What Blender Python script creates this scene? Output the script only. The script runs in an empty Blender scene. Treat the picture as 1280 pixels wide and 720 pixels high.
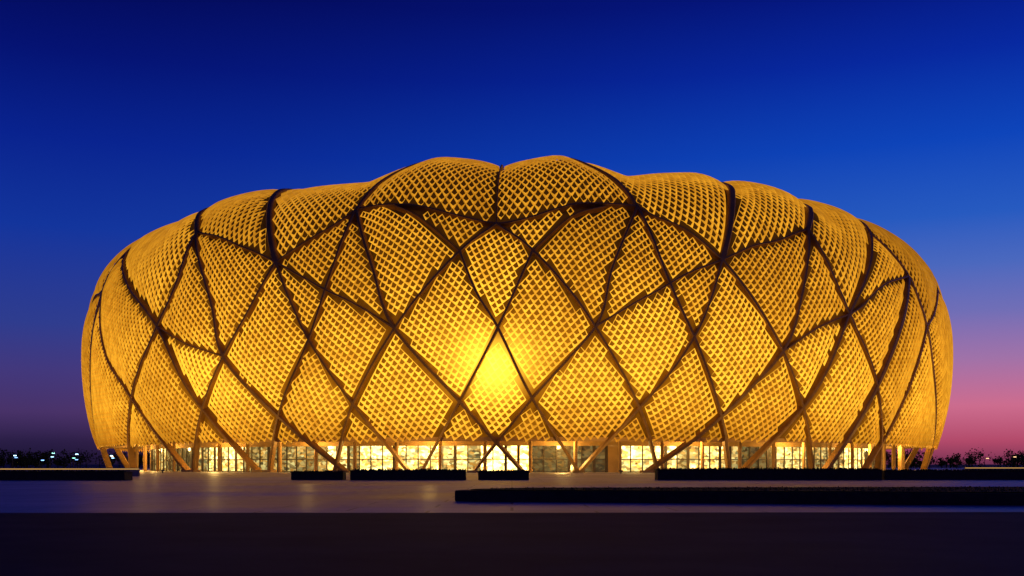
import bpy, bmesh, math, random
import numpy as np
from mathutils import Vector, Matrix
random.seed(4); rng=np.random.default_rng(7)
scene=bpy.context.scene
scene.view_settings.view_transform='Standard'
scene.view_settings.look='None'
scene.view_settings.exposure=0

# ------------------------------------------------------------------ helpers
def lin(c):
    c=c/255.
    return c/12.92 if c<=.04045 else ((c+.055)/1.055)**2.4
def rgb(r,g,b): return (lin(r),lin(g),lin(b),1)
def link(o,parent=None):
    bpy.context.collection.objects.link(o)
    if parent: o.parent=parent
    return o
def empty(name,loc=(0,0,0)):
    e=bpy.data.objects.new(name,None); e.location=loc; e.empty_display_size=1
    return link(e)
def mesh_obj(name,v,f,mat=None,parent=None,smooth=False):
    me=bpy.data.meshes.new(name)
    me.from_pydata(v.tolist() if hasattr(v,'tolist') else v,[],f.tolist() if hasattr(f,'tolist') else f)
    if mat: me.materials.append(mat)
    if smooth: me.polygons.foreach_set('use_smooth',[True]*len(me.polygons))
    me.update()
    return link(bpy.data.objects.new(name,me),parent)
def attr(o,name,vals):
    a=o.data.attributes.new(name,'FLOAT','POINT'); a.data.foreach_set('value',np.asarray(vals,dtype=np.float32))
def new_mat(name):
    m=bpy.data.materials.new(name); m.use_nodes=True
    return m,m.node_tree,m.node_tree.nodes['Principled BSDF']
def noisy_mat(name,c1,c2,scale,rough=.8,bump=.0,spec=.3,metal=0,detail=6):
    m,nt,b=new_mat(name)
    tc=nt.nodes.new('ShaderNodeTexCoord'); n=nt.nodes.new('ShaderNodeTexNoise')
    n.inputs['Scale'].default_value=scale; n.inputs['Detail'].default_value=detail
    r=nt.nodes.new('ShaderNodeValToRGB'); r.color_ramp.elements[0].position=.3; r.color_ramp.elements[1].position=.7
    r.color_ramp.elements[0].color=(*c1,1); r.color_ramp.elements[1].color=(*c2,1)
    nt.links.new(tc.outputs['Object'],n.inputs['Vector']); nt.links.new(n.outputs['Fac'],r.inputs['Fac'])
    nt.links.new(r.outputs[0],b.inputs['Base Color'])
    b.inputs['Roughness'].default_value=rough; b.inputs['Metallic'].default_value=metal
    b.inputs['Specular IOR Level'].default_value=spec
    if bump:
        bp=nt.nodes.new('ShaderNodeBump'); bp.inputs['Strength'].default_value=bump
        nt.links.new(n.outputs['Fac'],bp.inputs['Height']); nt.links.new(bp.outputs[0],b.inputs['Normal'])
    return m

# ------------------------------------------------------------------ stadium shell
A,B=108.2,92.; CX=1.3
prof=np.array([(0,0),(1.6,.08),(3.2,.17),(4.8,.32),(5.4,.48),(4.8,.62),(2.3,.775),(-3.2,.902),(-11,.98),(-20,1.02),(-34,1.01),(-50,.95)])
def dense(p,n=40):
    out=[];q=np.vstack([2*p[0]-p[1],p,2*p[-1]-p[-2]])
    for i in range(1,len(q)-2):
        for k in range(n):
            t=k/n
            out.append(0.5*((2*q[i])+(-q[i-1]+q[i+1])*t+(2*q[i-1]-5*q[i]+4*q[i+1]-q[i+2])*t*t+(-q[i-1]+3*q[i]-3*q[i+1]+q[i+2])*t**3))
    out.append(q[-2]);return np.array(out)
pd_=dense(prof)
s_=np.concatenate([[0],np.cumsum(np.hypot(np.diff(pd_[:,0]),np.diff(pd_[:,1])*61))])
LEN=s_[9*40]; T=s_/LEN
hk=np.array([(-180,60),(-75,59),(-60,59),(-49,58.6),(-42,61.3),(-34,61.4),(-30.5,60.2),(-27,60.4),(-19,60.2),(-14,63.5),(-10.5,64.8),(-6,63.9),(-2,62.8),(2,63.9),(5.6,65.1),(10,63.0),(14,60.7),(19,62.0),(24.5,62.9),(27.5,61.6),(31,62.3),(35,62.3),(39.5,59.8),(45,60.8),(52,59.8),(60,59.5),(75,59.5),(180,60)])
hth=np.linspace(-180,180,1801); hv=np.interp(hth,hk[:,0],hk[:,1])
kern=np.exp(-(np.arange(-12,13)*.2/1.0)**2); kern/=kern.sum()
hv=np.convolve(np.pad(hv,12,mode='wrap'),kern,'valid')
def surf(th,t,extra=0):
    thw=(np.asarray(th)+180)%360-180
    o=np.interp(t,T,pd_[:,0])+extra; z=np.interp(t,T,pd_[:,1])*np.interp(thw,hth,hv)
    r=np.radians(thw)
    return np.stack([CX+(A+o)*np.sin(r),-(B+o)*np.cos(r),z*np.ones_like(r)],-1)
def surf_n(th,t):
    e=.3
    a=surf(th+e,t)-surf(th-e,t); b=surf(th,t+.004)-surf(th,np.maximum(t-.004,0))
    n=np.cross(a,b); n/=np.linalg.norm(n,axis=-1,keepdims=True)
    return n

# steel ribs: (bearing round the ring in 0.1 deg, height along the shell in 1/1000)
ribs={
'R1':[(-385,676),(-334,464),(-316,317),(-254,158),(-184,0)],
'R2':[(-253,560),(-228,439),(-210,352),(-166,180),(-114,0)],
'R3':[(-171,694),(-143,503),(-120,350),(-57,176),(5,0)],
'R4':[(-57,535),(-41,440),(-20,356),(13,185),(62,0)],
'R5':[(-22,614),(13,538),(73,352),(119,170),(147,0)],
'R6':[(123,692),(149,476),(179,314),(211,131),(230,0)],
'R7':[(206,541),(245,418),(275,320),(309,177),(346,0)],
'R8':[(328,655),(347,536),(369,434),(417,281),(475,0)],
'R9':[(-610,742),(-488,545),(-421,410),(-372,230),(-294,0)],
'R10':[(-606,578),(-554,370),(-492,239),(-409,0)],
'R11':[(464,720),(513,592),(544,449),(583,285),(689,0)],
'L1':[(13,535),(-20,356),(-57,180),(-101,0)],
'L2':[(-22,614),(-57,535),(-120,350),(-166,180),(-198,0)],
'L3':[(-171,694),(-187,526),(-210,352),(-248,179),(-279,0)],
'L4':[(-253,560),(-281,436),(-316,317),(-359,162),(-397,0)],
'L5':[(-385,676),(-392,523),(-421,410),(-481,249),(-550,0)],
'L6':[(123,692),(90,499),(73,352),(13,185),(-47,0)],
'L7':[(206,541),(174,355),(123,180),(62,0)],
'L8':[(328,655),(300,469),(275,320),(201,131),(134,0)],
'L9':[(464,720),(407,556),(369,434),(323,221),(245,0)],
'L10':[(513,592),(463,404),(421,236),(366,0)],
'L11':[(544,449),(500,270),(440,0)],
'L12':[(-610,742),(-606,578),(-625,397),(-657,218),(-722,0)],
'K1':[(-385,676),(-307,620),(-253,560),(-180,458),(-120,350)],
'K2':[(-253,560),(-212,628),(-171,694)],
'K3':[(123,692),(166,634),(206,541)],
'K4':[(206,541),(150,487),(73,352)],
'K5':[(206,541),(266,601),(328,655)],
'K6':[(-171,694),(-96,647),(-22,614),(41,640),(123,692)],
'K7':[(275,320),(317,379),(369,434),(430,526),(513,592)],
'K8':[(-126,661),(-90,601),(-57,535)],
'K9':[(87,659),(48,607),(13,535)],
'K10':[(-421,410),(-366,350),(-316,317)],
'C1':[(-100,1085),(-128,924),(-155,813),(-171,694)],
'C2':[(-20,1085),(-21,940),(-22,729),(-22,614)],
'C3':[(50,1085),(73,928),(106,805),(123,692)],
'C4':[(-355,1085),(-335,924),(-290,745),(-253,560)],
'C5':[(-440,1085),(-435,871),(-426,802),(-385,676)],
'C6':[(300,1085),(278,922),(236,712),(206,541)],
'C7':[(420,1085),(385,844),(357,744),(328,655)],
'C8':[(560,1085),(507,850),(464,720)],
'C9':[(-570,1085),(-590,850),(-610,742)],
'S1':[(689,0),(760,300),(860,620),(960,1085)],
'S2':[(900,0),(800,300),(690,600),(544,449)],
'S3':[(690,600),(640,800),(650,1085)],
'S4':[(-722,0),(-800,300),(-880,620),(-960,1085)],
'S5':[(-900,0),(-800,300),(-700,560),(-606,578)],
'S6':[(-700,560),(-720,800),(-740,1085)],
'S7':[(800,300),(900,520),(1080,600)],'S8':[(-800,300),(-900,520),(-1080,600)],
}
width={k:.58 for k in ribs}
for k in ('C4','C5','C6','C7'): width[k]=1.3
for k in ('C1','C3','C8','C9'): width[k]=.85
for k in ('L8','L5','R1','L9','R3','R6'): width[k]=.7
for k in ('L10','L12'): width[k]=1.1
for k in ('K8','K9','K10','C2'): width[k]=.32
for k in ('K1','K2','K3','K4','K5','K6','K7'): width[k]=.45
gap={'K8':.3,'K9':.3,'R9':.45,'L9':.45,'L10':.6,'L12':.4,'C1':.2,'C3':.2,'C4':.15,'C5':.15,'C6':.15,'C7':.15}
def cr(pts,step=.5):
    q=np.array(pts,float)/np.array([10,1000])
    q=np.vstack([2*q[0]-q[1],q,2*q[-1]-q[-2]]); out=[]
    for i in range(1,len(q)-2):
        n=max(2,int(np.hypot(*((q[i+1]-q[i])*np.array([1.85,72])))/step))
        for k in range(n):
            t=k/n
            out.append(0.5*((2*q[i])+(-q[i-1]+q[i+1])*t+(2*q[i-1]-5*q[i]+4*q[i+1]-q[i+2])*t*t+(-q[i-1]+3*q[i]-3*q[i+1]+q[i+2])*t**3))
    out.append(q[-2]); o=np.array(out); o[:,1]=np.maximum(o[:,1],0); return o
paths=[]
for k,p in ribs.items():
    c=cr(p); paths.append((k,c,width[k]))
    if k[0]!='S': paths.append((k+'b',c+np.array([180,0]),width[k]))

# raster of the shell (0.2 deg x 0.005)
NU,NV=1800,228
bar=np.zeros((NU,NV),bool)
TB=.088; jb=int(TB/.005); jt=int(1.09/.005)
for k,c,w in paths:
    rad=max(w/2+.05+gap.get(k.rstrip('b'),0),.32)
    for th,t in c:
        i0=(th+180)/.2; j0=t/.005
        R=int(rad/.36)+1
        for di in range(-R,R+1):
            for dj in range(-R,R+1):
                i=int(round(i0))+di; j=int(round(j0))+dj
                if 0<=j<NV and ((i-i0)**2+(j-j0)**2)*.36**2<=rad*rad: bar[i%NU,j]=True
dist=np.where(bar,0.,99.)
for _ in range(18):
    for a in (-1,0,1):
        for b in (-1,0,1):
            if a or b:
                r=np.roll(dist,(a,b),(0,1))
                if b==1: r[:,0]=99
                if b==-1: r[:,-1]=99
                dist=np.minimum(dist,r+math.hypot(a,b))
dist=np.minimum(dist,20)*.36
lab=np.zeros((NU,NV),np.int32); lab[bar]=-1; lab[:,:jb]=-1; lab[:,jt:]=-1
cur=0; L=lab.tolist()
for i in range(NU):
    for j in range(jb,jt):
        if L[i][j]==0:
            cur+=1; L[i][j]=cur; st=[(i,j)]
            while st:
                a,b=st.pop()
                for c,d in ((a+1,b),(a-1,b),(a,b+1),(a,b-1)):
                    c%=NU
                    if jb<=d<jt and L[c][d]==0: L[c][d]=cur; st.append((c,d))
lab=np.array(L,np.int32); NR=cur
# gently folded shell surface
gth=(np.arange(NU)*.2-180)[:,None]*np.ones((1,NV)); gt=(np.arange(NV)*.005)[None,:]*np.ones((NU,1))
G=surf(gth,gt); Nn=surf_n(gth,gt)
amp=np.interp(np.abs(gth),[0,35,55,180],[.85,.9,1.35,1.35])
G=G+Nn*(amp*(1-np.exp(-dist/2.2)))[...,None]
gx=np.roll(G,-1,0)-np.roll(G,1,0); gy=np.gradient(G,axis=1)
N2=np.cross(gx,gy); N2/=np.linalg.norm(N2,axis=-1,keepdims=True)
def samp(arr,th,t):
    i=((th+180)/.2)%NU; j=np.clip(t/.005,0,NV-1.001)
    i0=np.floor(i).astype(int)%NU; j0=np.floor(j).astype(int); fi=i-np.floor(i); fj=j-j0; i1=(i0+1)%NU
    if arr.ndim==3: fi=fi[...,None]; fj=fj[...,None]
    return (arr[i0,j0]*(1-fi)+arr[i1,j0]*fi)*(1-fj)+(arr[i0,j0+1]*(1-fi)+arr[i1,j0+1]*fi)*fj
def painted_lum(th,t):  # facade lighting painted as emission: falloff by height and towards the sides
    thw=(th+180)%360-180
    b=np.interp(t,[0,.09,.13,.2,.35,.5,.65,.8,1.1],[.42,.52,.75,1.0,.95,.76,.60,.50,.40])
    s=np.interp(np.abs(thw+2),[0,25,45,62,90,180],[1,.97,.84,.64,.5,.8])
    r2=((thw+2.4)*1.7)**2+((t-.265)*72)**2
    g=1.5*np.exp(-r2/4.0**2)+.5*np.exp(-r2/12**2)  # glow of a lit interior painted on as soft bright spots
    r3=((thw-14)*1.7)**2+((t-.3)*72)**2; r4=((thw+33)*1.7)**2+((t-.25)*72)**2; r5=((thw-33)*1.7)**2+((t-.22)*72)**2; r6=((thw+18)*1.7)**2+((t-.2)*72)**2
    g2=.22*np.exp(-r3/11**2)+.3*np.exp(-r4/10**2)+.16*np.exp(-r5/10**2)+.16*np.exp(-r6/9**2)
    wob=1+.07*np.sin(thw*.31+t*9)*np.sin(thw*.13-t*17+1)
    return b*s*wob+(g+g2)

# net of folded aluminium panels: fine diamond weave, panels get taller towards the roof
W0,H0=1.38,1.68
SX,SY=1.85,72.
cells=[]
regf=rng.uniform(.80,1.12,NR+2); regang=rng.choice([-14,-8,0,0,6,12],NR+2)  # regf: facet shading painted as random glow per region
for r in range(1,NR+1):
    ii,jj=np.where(lab==r)
    if len(ii)<12: continue
    if ii.max()-ii.min()>NU*.7: ii=np.where(ii>NU/2,ii-NU,ii)
    X=(ii*.2-180)*SX; Y=jj*.005*SY
    cx,cy=X.mean(),Y.mean(); R=math.hypot(np.ptp(X),np.ptp(Y))/2+4
    up=np.interp(cy/SY,[.55,.8],[1,1.4]); W=W0*np.interp(cy/SY,[.55,.8],[1,1.12]); H=H0*up
    n=int(R/W)+3; m=int(R/H*2)+3
    a=math.radians(regang[r]); ca,sa=math.cos(a),math.sin(a)
    I,J=np.meshgrid(np.arange(-n,n+1),np.arange(-m,m+1))
    x=(I+(J%2)*.5)*W; y=J*H/2
    x=x.ravel(); y=y.ravel()
    px=cx+x*ca-y*sa; py=cy+x*sa+y*ca
    off=np.array([(W/2,0),(0,H/2),(-W/2,0),(0,-H/2)])@np.array([[ca,sa],[-sa,ca]])
    ok=np.ones(len(px),bool)
    for o in [(0,0)]+[tuple(v*.6) for v in off]:
        i=np.round(((px+o[0])/SX+180)/.2).astype(int)%NU; j=np.round((py+o[1])/SY/.005).astype(int)
        good=(j>=0)&(j<NV); jc=np.clip(j,0,NV-1)
        ok&=good&(lab[i,jc]==r)
    px,py=px[ok],py[ok]
    if len(px): cells.append((px,py,np.repeat(off[None],len(px),0),np.full(len(px),regf[r])))
px=np.concatenate([c[0] for c in cells]); py=np.concatenate([c[1] for c in cells])
off=np.concatenate([c[2] for c in cells]); rf=np.concatenate([c[3] for c in cells])
nc=len(px); cellr=rf*rng.uniform(.80,1.2,nc)
V=np.zeros((nc,8,3)); LU=np.zeros((nc,8))
hs=rng.uniform(.74,.83,nc)
for k in range(4):
    ox,oy=off[:,k,0],off[:,k,1]
    th=(px+ox)/SX; t=(py+oy)/SY
    V[:,k]=samp(G,th,t); LU[:,k]=painted_lum(th,t)*cellr*(1.2 if k==3 else .95)
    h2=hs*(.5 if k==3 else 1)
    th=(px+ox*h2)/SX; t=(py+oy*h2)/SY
    V[:,k+4]=samp(G,th,t)-samp(N2,th,t)*(.05 if k==1 else .38); LU[:,k+4]=painted_lum(th,t)*cellr*.82
base=(np.arange(nc)*8)[:,None,None]
q=np.array([[k,(k+1)%4,(k+1)%4+4,k+4] for k in range(4)])[None]
FQ=(base+q).reshape(-1,4)

# facade materials: the painted light goes in as emission
def glow_mat(name,base,ecol,gain,metal=.3,rough=.45):
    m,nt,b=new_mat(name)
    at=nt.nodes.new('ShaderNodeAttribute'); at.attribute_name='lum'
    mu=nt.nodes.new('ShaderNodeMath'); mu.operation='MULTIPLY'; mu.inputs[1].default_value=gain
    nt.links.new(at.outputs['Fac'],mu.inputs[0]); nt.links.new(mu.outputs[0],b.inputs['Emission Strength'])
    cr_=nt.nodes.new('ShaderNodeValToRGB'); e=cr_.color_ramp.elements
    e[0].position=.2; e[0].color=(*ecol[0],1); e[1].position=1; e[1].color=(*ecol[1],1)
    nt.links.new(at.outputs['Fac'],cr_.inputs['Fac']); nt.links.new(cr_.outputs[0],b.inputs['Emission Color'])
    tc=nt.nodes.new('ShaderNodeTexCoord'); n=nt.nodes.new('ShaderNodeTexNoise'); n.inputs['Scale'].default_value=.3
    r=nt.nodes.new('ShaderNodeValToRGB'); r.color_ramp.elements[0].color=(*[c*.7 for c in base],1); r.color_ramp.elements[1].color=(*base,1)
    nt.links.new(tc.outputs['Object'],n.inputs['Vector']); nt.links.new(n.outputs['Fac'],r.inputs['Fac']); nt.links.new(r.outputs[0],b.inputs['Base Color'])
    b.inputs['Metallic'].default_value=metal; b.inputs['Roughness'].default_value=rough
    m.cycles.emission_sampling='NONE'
    return m
m_net=glow_mat('glowing_gold_panel',(.40,.17,.018),((1,.37,.012),(1,.51,.03)),1.18,metal=.5)
m_back=glow_mat('glow_membrane',(.025,.011,.002),((1,.30,.004),(1,.48,.03)),1.0,metal=0,rough=.8)
m_rib=noisy_mat('bronze_steel',(.28,.15,.03),(.42,.23,.05),.6,rough=.5,spec=.4,metal=.2)
m_roof=noisy_mat('roof_membrane',(.05,.04,.03),(.08,.06,.04),.2)

stadium=empty('stadium',(CX,0,0)); P0=np.array([CX,0,0])
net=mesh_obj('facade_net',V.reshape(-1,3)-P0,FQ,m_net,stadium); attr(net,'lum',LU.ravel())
# backing membrane; light spill behind the net is painted into its emission
us=np.arange(0,NU,3); vs=np.arange(jb,jt,3)
Mv=(G-N2*1.1)[us][:,vs]; nu,nv=len(us),len(vs)
idx=np.arange(nu*nv).reshape(nu,nv); nx=np.roll(idx,-1,0)
F=np.stack([idx[:,:-1],nx[:,:-1],nx[:,1:],idx[:,1:]],-1).reshape(-1,4)
mem=mesh_obj('glow_membrane',Mv.reshape(-1,3)-P0,F,m_back,stadium,True)
tt=gt[us][:,vs]; l0=painted_lum(gth[us][:,vs],tt)
lm=l0*np.interp(tt,[.1,.3,.5,.7,1.1],[.36,.33,.13,.025,.012])*np.clip(.4+dist[us][:,vs]/2.5,0,1)  # painted darker near ribs, as if steel blocked the backlight
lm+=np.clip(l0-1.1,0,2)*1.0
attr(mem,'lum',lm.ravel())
# roof
rt=np.linspace(1.075,T[-1],12); rth=np.arange(0,360,2.)-180
RG=surf(rth[:,None]*np.ones((1,12)),rt[None]*np.ones((180,1)),-.4); idx=np.arange(180*12).reshape(180,12); nx=np.roll(idx,-1,0)
mesh_obj('roof_deck',RG.reshape(-1,3)-P0,np.stack([idx[:,:-1],nx[:,:-1],nx[:,1:],idx[:,1:]],-1).reshape(-1,4),m_roof,stadium,True)

# ribs
RV=[];RF=[]
for k,c,w in paths:
    c2=c[::2] if len(c)>6 else c
    if (c2[-1]!=c[-1]).any(): c2=np.vstack([c2,c[-1]])
    p=surf(c2[:,0],c2[:,1]); n=surf_n(c2[:,0],c2[:,1])
    tg=np.gradient(p,axis=0); tg/=np.linalg.norm(tg,axis=1,keepdims=True)
    sd=np.cross(tg,n); sd/=np.linalg.norm(sd,axis=1,keepdims=True)
    p=p+n*(rng.uniform(0,.06))
    o=sum(len(v) for v in RV)
    ch=w*.18
    sec=[(-w/2,-.9),(-w/2,.30),(-w/2+ch,.5),(w/2-ch,.5),(w/2,.30),(w/2,-.9)]
    ring=np.stack([p+sd*a+n*b for a,b in sec],1)
    RV.append(ring.reshape(-1,3)); m=len(p)
    for i in range(m-1):
        for s in range(6):
            a=o+i*6+s; b=o+i*6+(s+1)%6
            RF.append((a,b,b+6,a+6))
ribo=mesh_obj('steel_ribs',np.concatenate(RV)-P0,RF,m_rib,stadium)

# ------------------------------------------------------------------ lobby behind the legs
def ell(th,off):
    r=np.radians(th); return np.stack([CX+(A+off)*np.sin(r),-(B+off)*np.cos(r)],-1)
def ring_band(name,o0,z0,o1,z1,mat,n=360):
    th=np.arange(n)*360/n; a=ell(th,o0); b=ell(th,o1)
    v=np.concatenate([np.c_[a,np.full(n,z0)],np.c_[b,np.full(n,z1)]])-P0
    f=[(i,(i+1)%n,n+(i+1)%n,n+i) for i in range(n)]
    return mesh_obj(name,v,f,mat,stadium,True)
m_soffit,nt,b=new_mat('soffit'); b.inputs['Base Color'].default_value=(.5,.3,.09,1); b.inputs['Roughness'].default_value=.7
m_frame=noisy_mat('window_frame',(.04,.03,.02),(.07,.05,.03),2,rough=.5)
m_core=noisy_mat('lobby_wall',(.32,.19,.06),(.42,.26,.09),.5)
ring_band('soffit',-10,7.4,1.4,6.1,m_soffit)
ring_band('fascia',1.4,6.1,1.7,6.9,m_soffit)
ring_band('lobby_upper_wall',-9.8,5.4,-9.8,7.4,m_core)
# window panes with interior light, pane to pane variation
m_glass,nt,b=new_mat('lit_window')
at=nt.nodes.new('ShaderNodeAttribute'); at.attribute_name='lum'
tc=nt.nodes.new('ShaderNodeTexCoord'); vo=nt.nodes.new('ShaderNodeTexVoronoi'); vo.inputs['Scale'].default_value=1.3
mp=nt.nodes.new('ShaderNodeMapping'); mp.inputs['Scale'].default_value=(1,1,1.6)
nt.links.new(tc.outputs['Object'],mp.inputs[0]); nt.links.new(mp.outputs[0],vo.inputs['Vector'])
sep=nt.nodes.new('ShaderNodeSeparateColor'); nt.links.new(vo.outputs['Color'],sep.inputs[0])
mr=nt.nodes.new('ShaderNodeMapRange'); mr.inputs['To Min'].default_value=.3; mr.inputs['To Max'].default_value=3.2
nt.links.new(sep.outputs[0],mr.inputs['Value'])
mu=nt.nodes.new('ShaderNodeMath'); mu.operation='MULTIPLY'; nt.links.new(mr.outputs[0],mu.inputs[0]); nt.links.new(at.outputs['Fac'],mu.inputs[1])
nt.links.new(mu.outputs[0],b.inputs['Emission Strength'])
cr2=nt.nodes.new('ShaderNodeValToRGB'); cr2.color_ramp.elements[0].color=(1,.45,.05,1); cr2.color_ramp.elements[1].color=(1,.86,.3,1)
nt.links.new(sep.outputs[1],cr2.inputs['Fac']); nt.links.new(cr2.outputs[0],b.inputs['Emission Color'])
b.inputs['Base Color'].default_value=(.05,.05,.04,1); b.inputs['Roughness'].default_value=.1
m_glass.cycles.emission_sampling='NONE'
pv=[];pf=[];pl=[];fv=[];ff=[];wv=[];wf=[]
def box(v,f,c,ax,ay,hx,hy,z0,z1):
    o=len(v)
    for z in (z0,z1):
        for a,b_ in ((-1,-1),(1,-1),(1,1),(-1,1)):
            v.append((c[0]+ax[0]*a*hx+ay[0]*b_*hy,c[1]+ax[1]*a*hx+ay[1]*b_*hy,z))
    for q in ((0,3,2,1),(4,5,6,7),(0,1,5,4),(1,2,6,5),(2,3,7,6),(3,0,4,7)): f.append(tuple(o+i for i in q))
n=240
th=np.arange(n+1)*360/n-180
E=ell(th,-10)-P0[:2]; E2=ell(th,-9.8)-P0[:2]
grp=1; left=0; solid=False
for i in range(n):
    a,b_=E[i],E[i+1]
    if left<=0:
        left=random.choice([1,2,2,3,4,5]); grp=random.choice([.08,.3,.6,.9,1.3,1.8]); solid=random.random()<.22 and left<=2
        if abs(th[i]+2)<5: solid=False
    left-=1
    tv=(b_-a)/np.linalg.norm(b_-a); nv_=np.array([tv[1],-tv[0]])
    mid=(E2[i]+E2[i+1])/2; ln=np.linalg.norm(b_-a)/2-.12
    for z0,z1 in ((.2,2.6),(2.75,5.4)):
        o=len(pv); pv+=[(a[0],a[1],z0),(b_[0],b_[1],z0),(b_[0],b_[1],z1),(a[0],a[1],z1)]; pf.append((o,o+1,o+2,o+3))
        l=grp*random.uniform(.5,1.3)*(1 if z0>1 else .7)
        if abs(th[i]+2)<3.2: l=2.6
        pl+=[l]*4
    if solid: box(wv,wf,mid,tv,nv_,ln,.1,0,5.38)
    else: box(fv,ff,mid,tv,nv_,ln,.08,2.58,2.77)
    box(fv,ff,E2[i],tv,nv_,.10 if left else .3,.12,0,5.4)
gl=mesh_obj('lobby_windows',pv,pf,m_glass,stadium); attr(gl,'lum',pl)
mesh_obj('window_frames',fv,ff,m_frame,stadium)
mesh_obj('lobby_walls',wv,wf,m_core,stadium)
# round columns under soffit
cv=[];cf=[]
for i in range(72):
    c=ell(i*5+1.3,-5)-P0[:2]; o=len(cv)
    for z in (0,6.7):
        for k in range(10): cv.append((c[0]+.38*math.cos(k*.6283),c[1]+.38*math.sin(k*.6283),z))
    for k in range(10): cf.append((o+k,o+(k+1)%10,o+10+(k+1)%10,o+10+k))
mesh_obj('columns',cv,cf,m_core,stadium)
# rib footings
bm=[];bf=[]
for k,c,w in paths:
    for e in (c[0],c[-1]):
        if e[1]<.005:
            p=ell(e[0],0)-P0[:2]; r=math.radians(e[0]); box(bm,bf,p,(math.cos(r),math.sin(r)),(math.sin(r),-math.cos(r)),1.1,.9,0,.45+random.uniform(0,.05))
mesh_obj('footings',bm,bf,m_core,stadium)

# lamps: lobby downlights and facade floodlights (all round the building)
for i in range(24):
    t_=i*15+5.; p=ell(t_,-5.5)
    l=bpy.data.lights.new('lobby_lamp','POINT'); l.energy=2800; l.color=(1,.6,.16); l.shadow_soft_size=.6
    o=bpy.data.objects.new('lobby_lamp',l); o.location=(p[0]-CX,p[1],5.4); link(o,stadium)
m_lampbody=noisy_mat('lamp_housing',(.02,.02,.02),(.03,.03,.03),3,rough=.4)
for i in range(18):
    t_=i*20+8.; p=ell(t_,20); tgt=ell(t_,0)
    l=bpy.data.lights.new('flood_lamp','SPOT'); l.energy=7500; l.color=(1,.58,.14); l.spot_size=math.radians(110); l.spot_blend=.8; l.shadow_soft_size=.5
    par=empty('ground_floodlight',(p[0],p[1],0))
    d=Vector((tgt[0]-p[0],tgt[1]-p[1],14)).normalized()
    o=bpy.data.objects.new('lamp',l); link(o,par); o.location=Vector((0,0,.55))+d*.45; o.rotation_mode='QUATERNION'; o.rotation_quaternion=d.to_track_quat('-Z','Y')
    v=[];f=[]; ax=(d.y,-d.x); ay=(d.x,d.y); nrm=math.hypot(*ay); ax=(ax[0]/nrm,ax[1]/nrm); ay=(ay[0]/nrm,ay[1]/nrm)
    box(v,f,(0,0),ax,ay,.35,.2,.35,.6); box(v,f,(-ay[0]*.05,-ay[1]*.05),ax,ay,.08,.08,0,.34); box(v,f,(0,0),ax,ay,.3,.25,-.05,.03)
    mesh_obj('housing',v,f,m_lampbody,par)

# ------------------------------------------------------------------ ground
def sheet(name,pts,z,mat):
    return mesh_obj(name,[(x,y,z) for x,y in pts],[tuple(range(len(pts)))],mat)
m_ground=noisy_mat('sandy_ground',(.10,.09,.08),(.16,.14,.12),.02,rough=.95,spec=.1)
sheet('ground',[(-4000,-4000),(4000,-4000),(4000,4000),(-4000,4000)],0,m_ground)
m_pave,nt,b=new_mat('plaza_paving')
tc=nt.nodes.new('ShaderNodeTexCoord'); br=nt.nodes.new('ShaderNodeTexBrick'); br.offset=.5
br.inputs['Scale'].default_value=1; br.inputs['Brick Width'].default_value=6; br.inputs['Row Height'].default_value=3; br.inputs['Mortar Size'].default_value=.06
br.inputs['Color1'].default_value=(.38,.37,.38,1); br.inputs['Color2'].default_value=(.52,.50,.50,1); br.inputs['Mortar'].default_value=(.13,.13,.13,1)
no=nt.nodes.new('ShaderNodeTexNoise'); no.inputs['Scale'].default_value=.06; no.inputs['Detail'].default_value=8; no.inputs['Roughness'].default_value=.65
mx=nt.nodes.new('ShaderNodeMix'); mx.data_type='RGBA'; mx.blend_type='MULTIPLY'; mx.inputs[0].default_value=.9
r=nt.nodes.new('ShaderNodeValToRGB'); r.color_ramp.elements[0].position=.38; r.color_ramp.elements[0].color=(.35,.35,.36,1); r.color_ramp.elements[1].position=.6
nt.links.new(tc.outputs['Object'],br.inputs['Vector']); nt.links.new(tc.outputs['Object'],no.inputs['Vector']); nt.links.new(no.outputs['Fac'],r.inputs['Fac'])
nt.links.new(br.outputs['Color'],mx.inputs[6]); nt.links.new(r.outputs[0],mx.inputs[7]); nt.links.new(mx.outputs[2],b.inputs['Base Color'])
rr=nt.nodes.new('ShaderNodeMapRange'); rr.inputs['To Min'].default_value=.28; rr.inputs['To Max'].default_value=.6; nt.links.new(no.outputs['Fac'],rr.inputs['Value']); nt.links.new(rr.outputs[0],b.inputs['Roughness'])
b.inputs['Specular IOR Level'].default_value=.35
sheet('plaza_paving',[(-260,-264),(0,-262.5),(260,-254),(260,170),(-260,170)],.004,m_pave)
m_road=noisy_mat('asphalt',(.014,.014,.02),(.042,.038,.046),.3,rough=.8,spec=.08,bump=.05,detail=12)
m_kerb=noisy_mat('kerb_stone',(.12,.12,.12),(.18,.17,.17),2)
sheet('road',[(-400,-345),(400,-345),(400,-258),(60,-262),(0,-263.0),(-400,-265)],.008,m_road)

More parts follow.
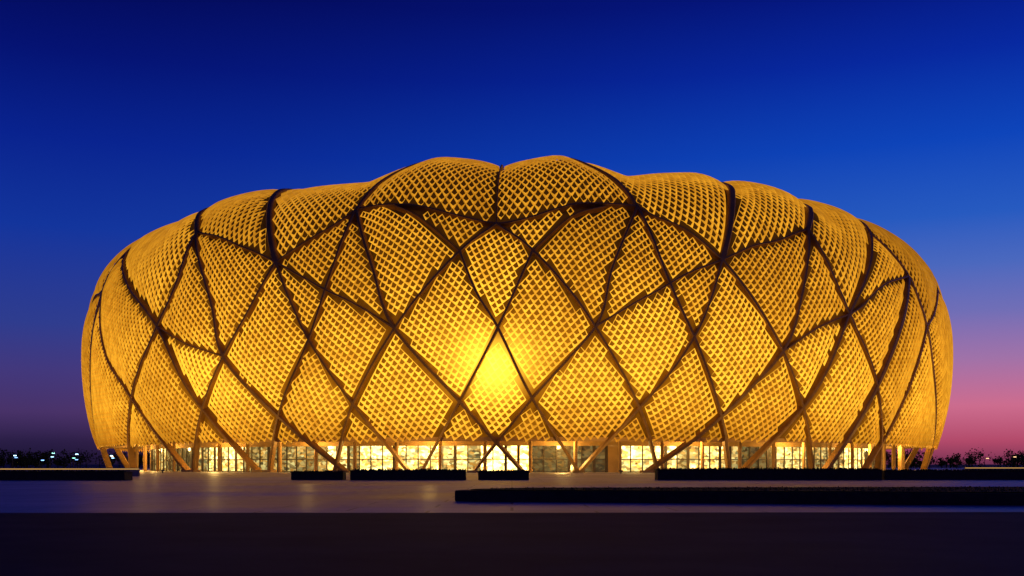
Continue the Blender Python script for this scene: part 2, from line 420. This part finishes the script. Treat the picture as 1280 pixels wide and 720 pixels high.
# raised lawn with stone edge
def prism(name,poly,z0,z1,mat,parent,bev=.03):
    bm_=bmesh.new(); vs_=[bm_.verts.new((x,y,z0)) for x,y in poly]; fc=bm_.faces.new(vs_)
    if fc.normal.z>0: fc.normal_flip()
    ex=bmesh.ops.extrude_face_region(bm_,geom=[fc]); bmesh.ops.translate(bm_,verts=[g for g in ex['geom'] if isinstance(g,bmesh.types.BMVert)],vec=(0,0,z1-z0))
    bmesh.ops.recalc_face_normals(bm_,faces=bm_.faces)
    if bev: bmesh.ops.bevel(bm_,geom=list(bm_.edges),offset=bev,segments=2,affect='EDGES')
    me=bpy.data.meshes.new(name); bm_.to_mesh(me); bm_.free(); me.materials.append(mat)
    return link(bpy.data.objects.new(name,me),parent)
m_darkstone=noisy_mat('dark_granite',(.012,.012,.014),(.022,.021,.024),3,rough=.8,spec=.15)
m_leaf=noisy_mat('foliage',(.02,.035,.012),(.05,.07,.025),1.5,rough=.9,spec=.1)
m_grass=noisy_mat('grass',(.012,.02,.008),(.025,.04,.014),3,rough=.95,spec=.05)
def blades(name,pts,size,mat,parent):
    v=[];f=[]
    for (x,y,z,s) in pts:
        a=random.uniform(0,6.28); dx,dy=math.cos(a)*s*.5,math.sin(a)*s*.5; tl=random.uniform(-.5,.5)*s; hh=s*random.uniform(.6,1.2)
        o=len(v); v+=[(x-dx,y-dy,z),(x+dx,y+dy,z),(x+dx*.4+tl,y+dy*.4+tl,z+hh),(x-dx*.4+tl,y-dy*.4-tl,z+hh*.8)]; f.append((o,o+1,o+2,o+3))
    return mesh_obj(name,v,f,mat,parent)
lawn=empty('raised_lawn')
poly=[(-2.6,-251.2),(-1.6,-252.2),(20,-256.2),(60,-259.6),(90,-259.8),(90,-244),(30,-244.5),(0,-247.5),(-2.4,-250)]
prism('stone_edge',poly,0,.50,m_darkstone,lawn)
c0=np.array([45,-250.5]); inner=[tuple((np.array(p)-c0)*np.array([.985,.93])+c0) for p in poly]
prism('turf',inner,.46,.55,m_grass,lawn,0)
pts=[]
while len(pts)<9000:
    x=random.uniform(-1,60);y=random.uniform(-259,-245)
    lo=np.interp(x,[-2,20,60],[-251.2,-255.4,-258.6]); hi=np.interp(x,[-2,0,30],[-249.8,-247.9,-245])
    if lo<y<hi: pts.append((x,y,.54,random.uniform(.02,.07)))
blades('grass_blades',pts,.1,m_grass,lawn)

# planters in front of the stadium
def planter(x0,x1,y,h=1.05,dy=2.4):
    e=empty('concrete_planter',((x0+x1)/2,y,0)); w=(x1-x0)/2
    prism('wall',[(-w,-dy/2),(w,-dy/2),(w,dy/2),(-w,dy/2)],0,h-.1,m_darkstone,e)
    prism('coping',[(-w-.06,-dy/2-.06),(w+.06,-dy/2-.06),(w+.06,dy/2+.06),(-w-.06,dy/2+.06)],h-.098,h,m_darkstone,e,.02)
    blades('shrubs',[(random.uniform(-w+.1,w-.1),random.uniform(-dy/2+.1,dy/2-.1),h-.02,random.uniform(.05,.22)) for _ in range(int(w*90))],.2,m_leaf,e)
planter(-17,-4.9,-186); planter(-3.6,1.8,-184.5,.95); planter(15.3,38.8,-186,1.15); planter(39.8,75,-184,1.0); planter(-58,-40.3,-187,.9); planter(-23.5,-18,-184.5,.85)
# lit boundary walls
m_strip,nt,b=new_mat('led_strip'); b.inputs['Emission Color'].default_value=(1,.55,.12,1); b.inputs['Emission Strength'].default_value=.7; b.inputs['Base Color'].default_value=(.3,.2,.1,1)
for x0,x1,y in ((-170,-52,-150),(80,190,-110)):
    e=empty('boundary_wall',((x0+x1)/2,y,0)); w=(x1-x0)/2
    prism('wall',[(-w,-.2),(w,-.2),(w,.2),(-w,.2)],0,1.15,m_kerb,e,.02)
    prism('led_strip',[(-w,-.28),(w,-.28),(w,-.21),(-w,-.21)],.95,1.05,m_strip,e,0)

# distant trees
def treeline(x0,x1,y,n,hmin,hmax):
    v=[];f=[]
    for i in range(n):
        x=random.uniform(x0,x1); yy=y+random.uniform(-25,25); h=random.uniform(hmin,hmax); w=h*random.uniform(.4,.75)
        box(v,f,(x,yy),(1,0),(0,1),.12,.12,0,h*.5)
        lob=[(random.gauss(0,w*.4),random.gauss(0,w*.4),h*random.uniform(.3,.85),w*random.uniform(.3,.55)) for _ in range(6)]
        for _ in range(190):
            l=random.choice(lob); d=Vector((random.gauss(0,1),random.gauss(0,1),random.gauss(0,.8))).normalized()*l[3]*random.random()**.4
            c=Vector((x+l[0],yy+l[1],l[2]))+d; s=random.uniform(.15,.42)
            a=Vector((random.gauss(0,1),random.gauss(0,1),random.gauss(0,1))).normalized(); b1=a.orthogonal().normalized(); b2=a.cross(b1)
            o=len(v); v+=[tuple(c+b1*s),tuple(c+b2*s),tuple(c-b1*s),tuple(c-b2*s)]; f.append((o,o+1,o+2,o+3))
    return mesh_obj('distant_trees',v,f,m_leaf)
treeline(-330,-130,130,150,3.5,8); treeline(140,360,130,150,3.5,8.5)
# street lamps
m_pole=noisy_mat('lamp_pole',(.05,.05,.05),(.08,.08,.08),2,metal=.5)
def street_lamp(x,y,h,col,st):
    e=empty('street_lamp',(x,y,0))
    v=[];f=[]
    for k,(z,r) in enumerate(((0,.14),(h,.07))):
        for i in range(8): v.append((r*math.cos(i*.785),r*math.sin(i*.785),z))
    f+=[(i,(i+1)%8,8+(i+1)%8,8+i) for i in range(8)]
    box(v,f,(.6,0),(1,0),(0,1),.7,.05,h-.05,h+.05)
    mesh_obj('pole',v,f,m_pole,e)
    m,nt,b=new_mat('lamp_glass'); b.inputs['Emission Color'].default_value=(*col,1); b.inputs['Emission Strength'].default_value=st
    v=[];f=[]; box(v,f,(1.1,0),(1,0),(0,1),.4,.3,h-.3,h-.052); mesh_obj('lamp_head',v,f,m,e)
for x,y,h,c,s in ((-186,100,5,0,7),(-181,90,4.2,3,3),(-176,110,6,1,5),(-170,95,4.5,0,4),(-163,100,5.5,0,7),(-158,85,4,1,3),(-152,105,5,0,5),(-148,95,4.6,2,3),(-192,90,5.2,2,3),(-167,80,3.2,3,4),(-155,80,3.4,3,3),(-144,85,4,0,3),(178,105,4,2,2),(186,100,4.5,2,2),(193,100,4.2,0,2)):
    street_lamp(x,y,h,[(.4,.75,1),(.3,.9,.7),(1,.6,.25),(.2,.45,1)][c],s)

# ------------------------------------------------------------------ sky
w=bpy.data.worlds.new("World"); scene.world=w; w.use_nodes=True; nt=w.node_tree; nt.nodes.clear()
out=nt.nodes.new('ShaderNodeOutputWorld'); tc=nt.nodes.new('ShaderNodeTexCoord'); sx=nt.nodes.new('ShaderNodeSeparateXYZ')
nt.links.new(tc.outputs['Generated'],sx.inputs[0])
def ramp(stops):
    r=nt.nodes.new('ShaderNodeValToRGB'); e=r.color_ramp.elements
    e[0].position=stops[0][0]/.6; e[0].color=rgb(*stops[0][1]); e[1].position=stops[-1][0]/.6; e[1].color=rgb(*stops[-1][1])
    for p,c in stops[1:-1]:
        x=e.new(p/.6); x.color=rgb(*c)
    return r
Lr=ramp([(0,(24,18,48)),(.02,(42,30,70)),(.045,(72,50,104)),(.08,(66,56,124)),(.12,(46,60,142)),(.2,(18,52,156)),(.27,(8,34,142)),(.335,(4,18,114)),(.39,(3,9,88)),(.6,(3,7,66))])
Rr=ramp([(0,(110,48,80)),(.02,(178,74,106)),(.05,(204,108,142)),(.09,(160,114,168)),(.13,(112,110,182)),(.17,(74,104,190)),(.21,(38,90,192)),(.27,(12,68,186)),(.335,(6,40,160)),(.39,(4,22,128)),(.6,(3,10,80))])
sc=nt.nodes.new('ShaderNodeMath'); sc.operation='MULTIPLY'; sc.inputs[1].default_value=1/.6; nt.links.new(sx.outputs[2],sc.inputs[0])
nt.links.new(sc.outputs[0],Lr.inputs[0]); nt.links.new(sc.outputs[0],Rr.inputs[0])
az=nt.nodes.new('ShaderNodeMapRange'); az.inputs['From Min'].default_value=-.42; az.inputs['From Max'].default_value=.42; az.interpolation_type='SMOOTHSTEP'
nt.links.new(sx.outputs[0],az.inputs['Value'])
mx=nt.nodes.new('ShaderNodeMix'); mx.data_type='RGBA'; nt.links.new(az.outputs[0],mx.inputs[0]); nt.links.new(Lr.outputs[0],mx.inputs[6]); nt.links.new(Rr.outputs[0],mx.inputs[7])
bg=nt.nodes.new('ShaderNodeBackground'); nt.links.new(mx.outputs[2],bg.inputs[0]); bg.inputs[1].default_value=1
sk=nt.nodes.new('ShaderNodeTexSky'); sk.sky_type='NISHITA'; sk.sun_disc=False; sk.sun_elevation=math.radians(-4); sk.sun_rotation=math.radians(50)
bg2=nt.nodes.new('ShaderNodeBackground'); nt.links.new(sk.outputs[0],bg2.inputs[0]); bg2.inputs[1].default_value=.01
ad=nt.nodes.new('ShaderNodeAddShader'); nt.links.new(bg.outputs[0],ad.inputs[0]); nt.links.new(bg2.outputs[0],ad.inputs[1]); nt.links.new(ad.outputs[0],out.inputs[0])
sl=bpy.data.lights.new('sun','SUN'); sl.energy=.02; sl.angle=math.radians(12); sl.color=(1,.5,.55)
so=bpy.data.objects.new('sun',sl); so.rotation_euler=(math.radians(86),0,math.radians(-50+180)); link(so)

# ------------------------------------------------------------------ camera
cd=bpy.data.cameras.new('camera'); cd.lens=36*1344/1280; cd.sensor_width=36; cd.shift_y=(580-360)/1280; cd.clip_end=12000; cd.clip_start=.2
co=bpy.data.objects.new('camera',cd); co.location=(0,-300,1.7); co.rotation_euler=(math.radians(90),0,0); link(co); scene.camera=co
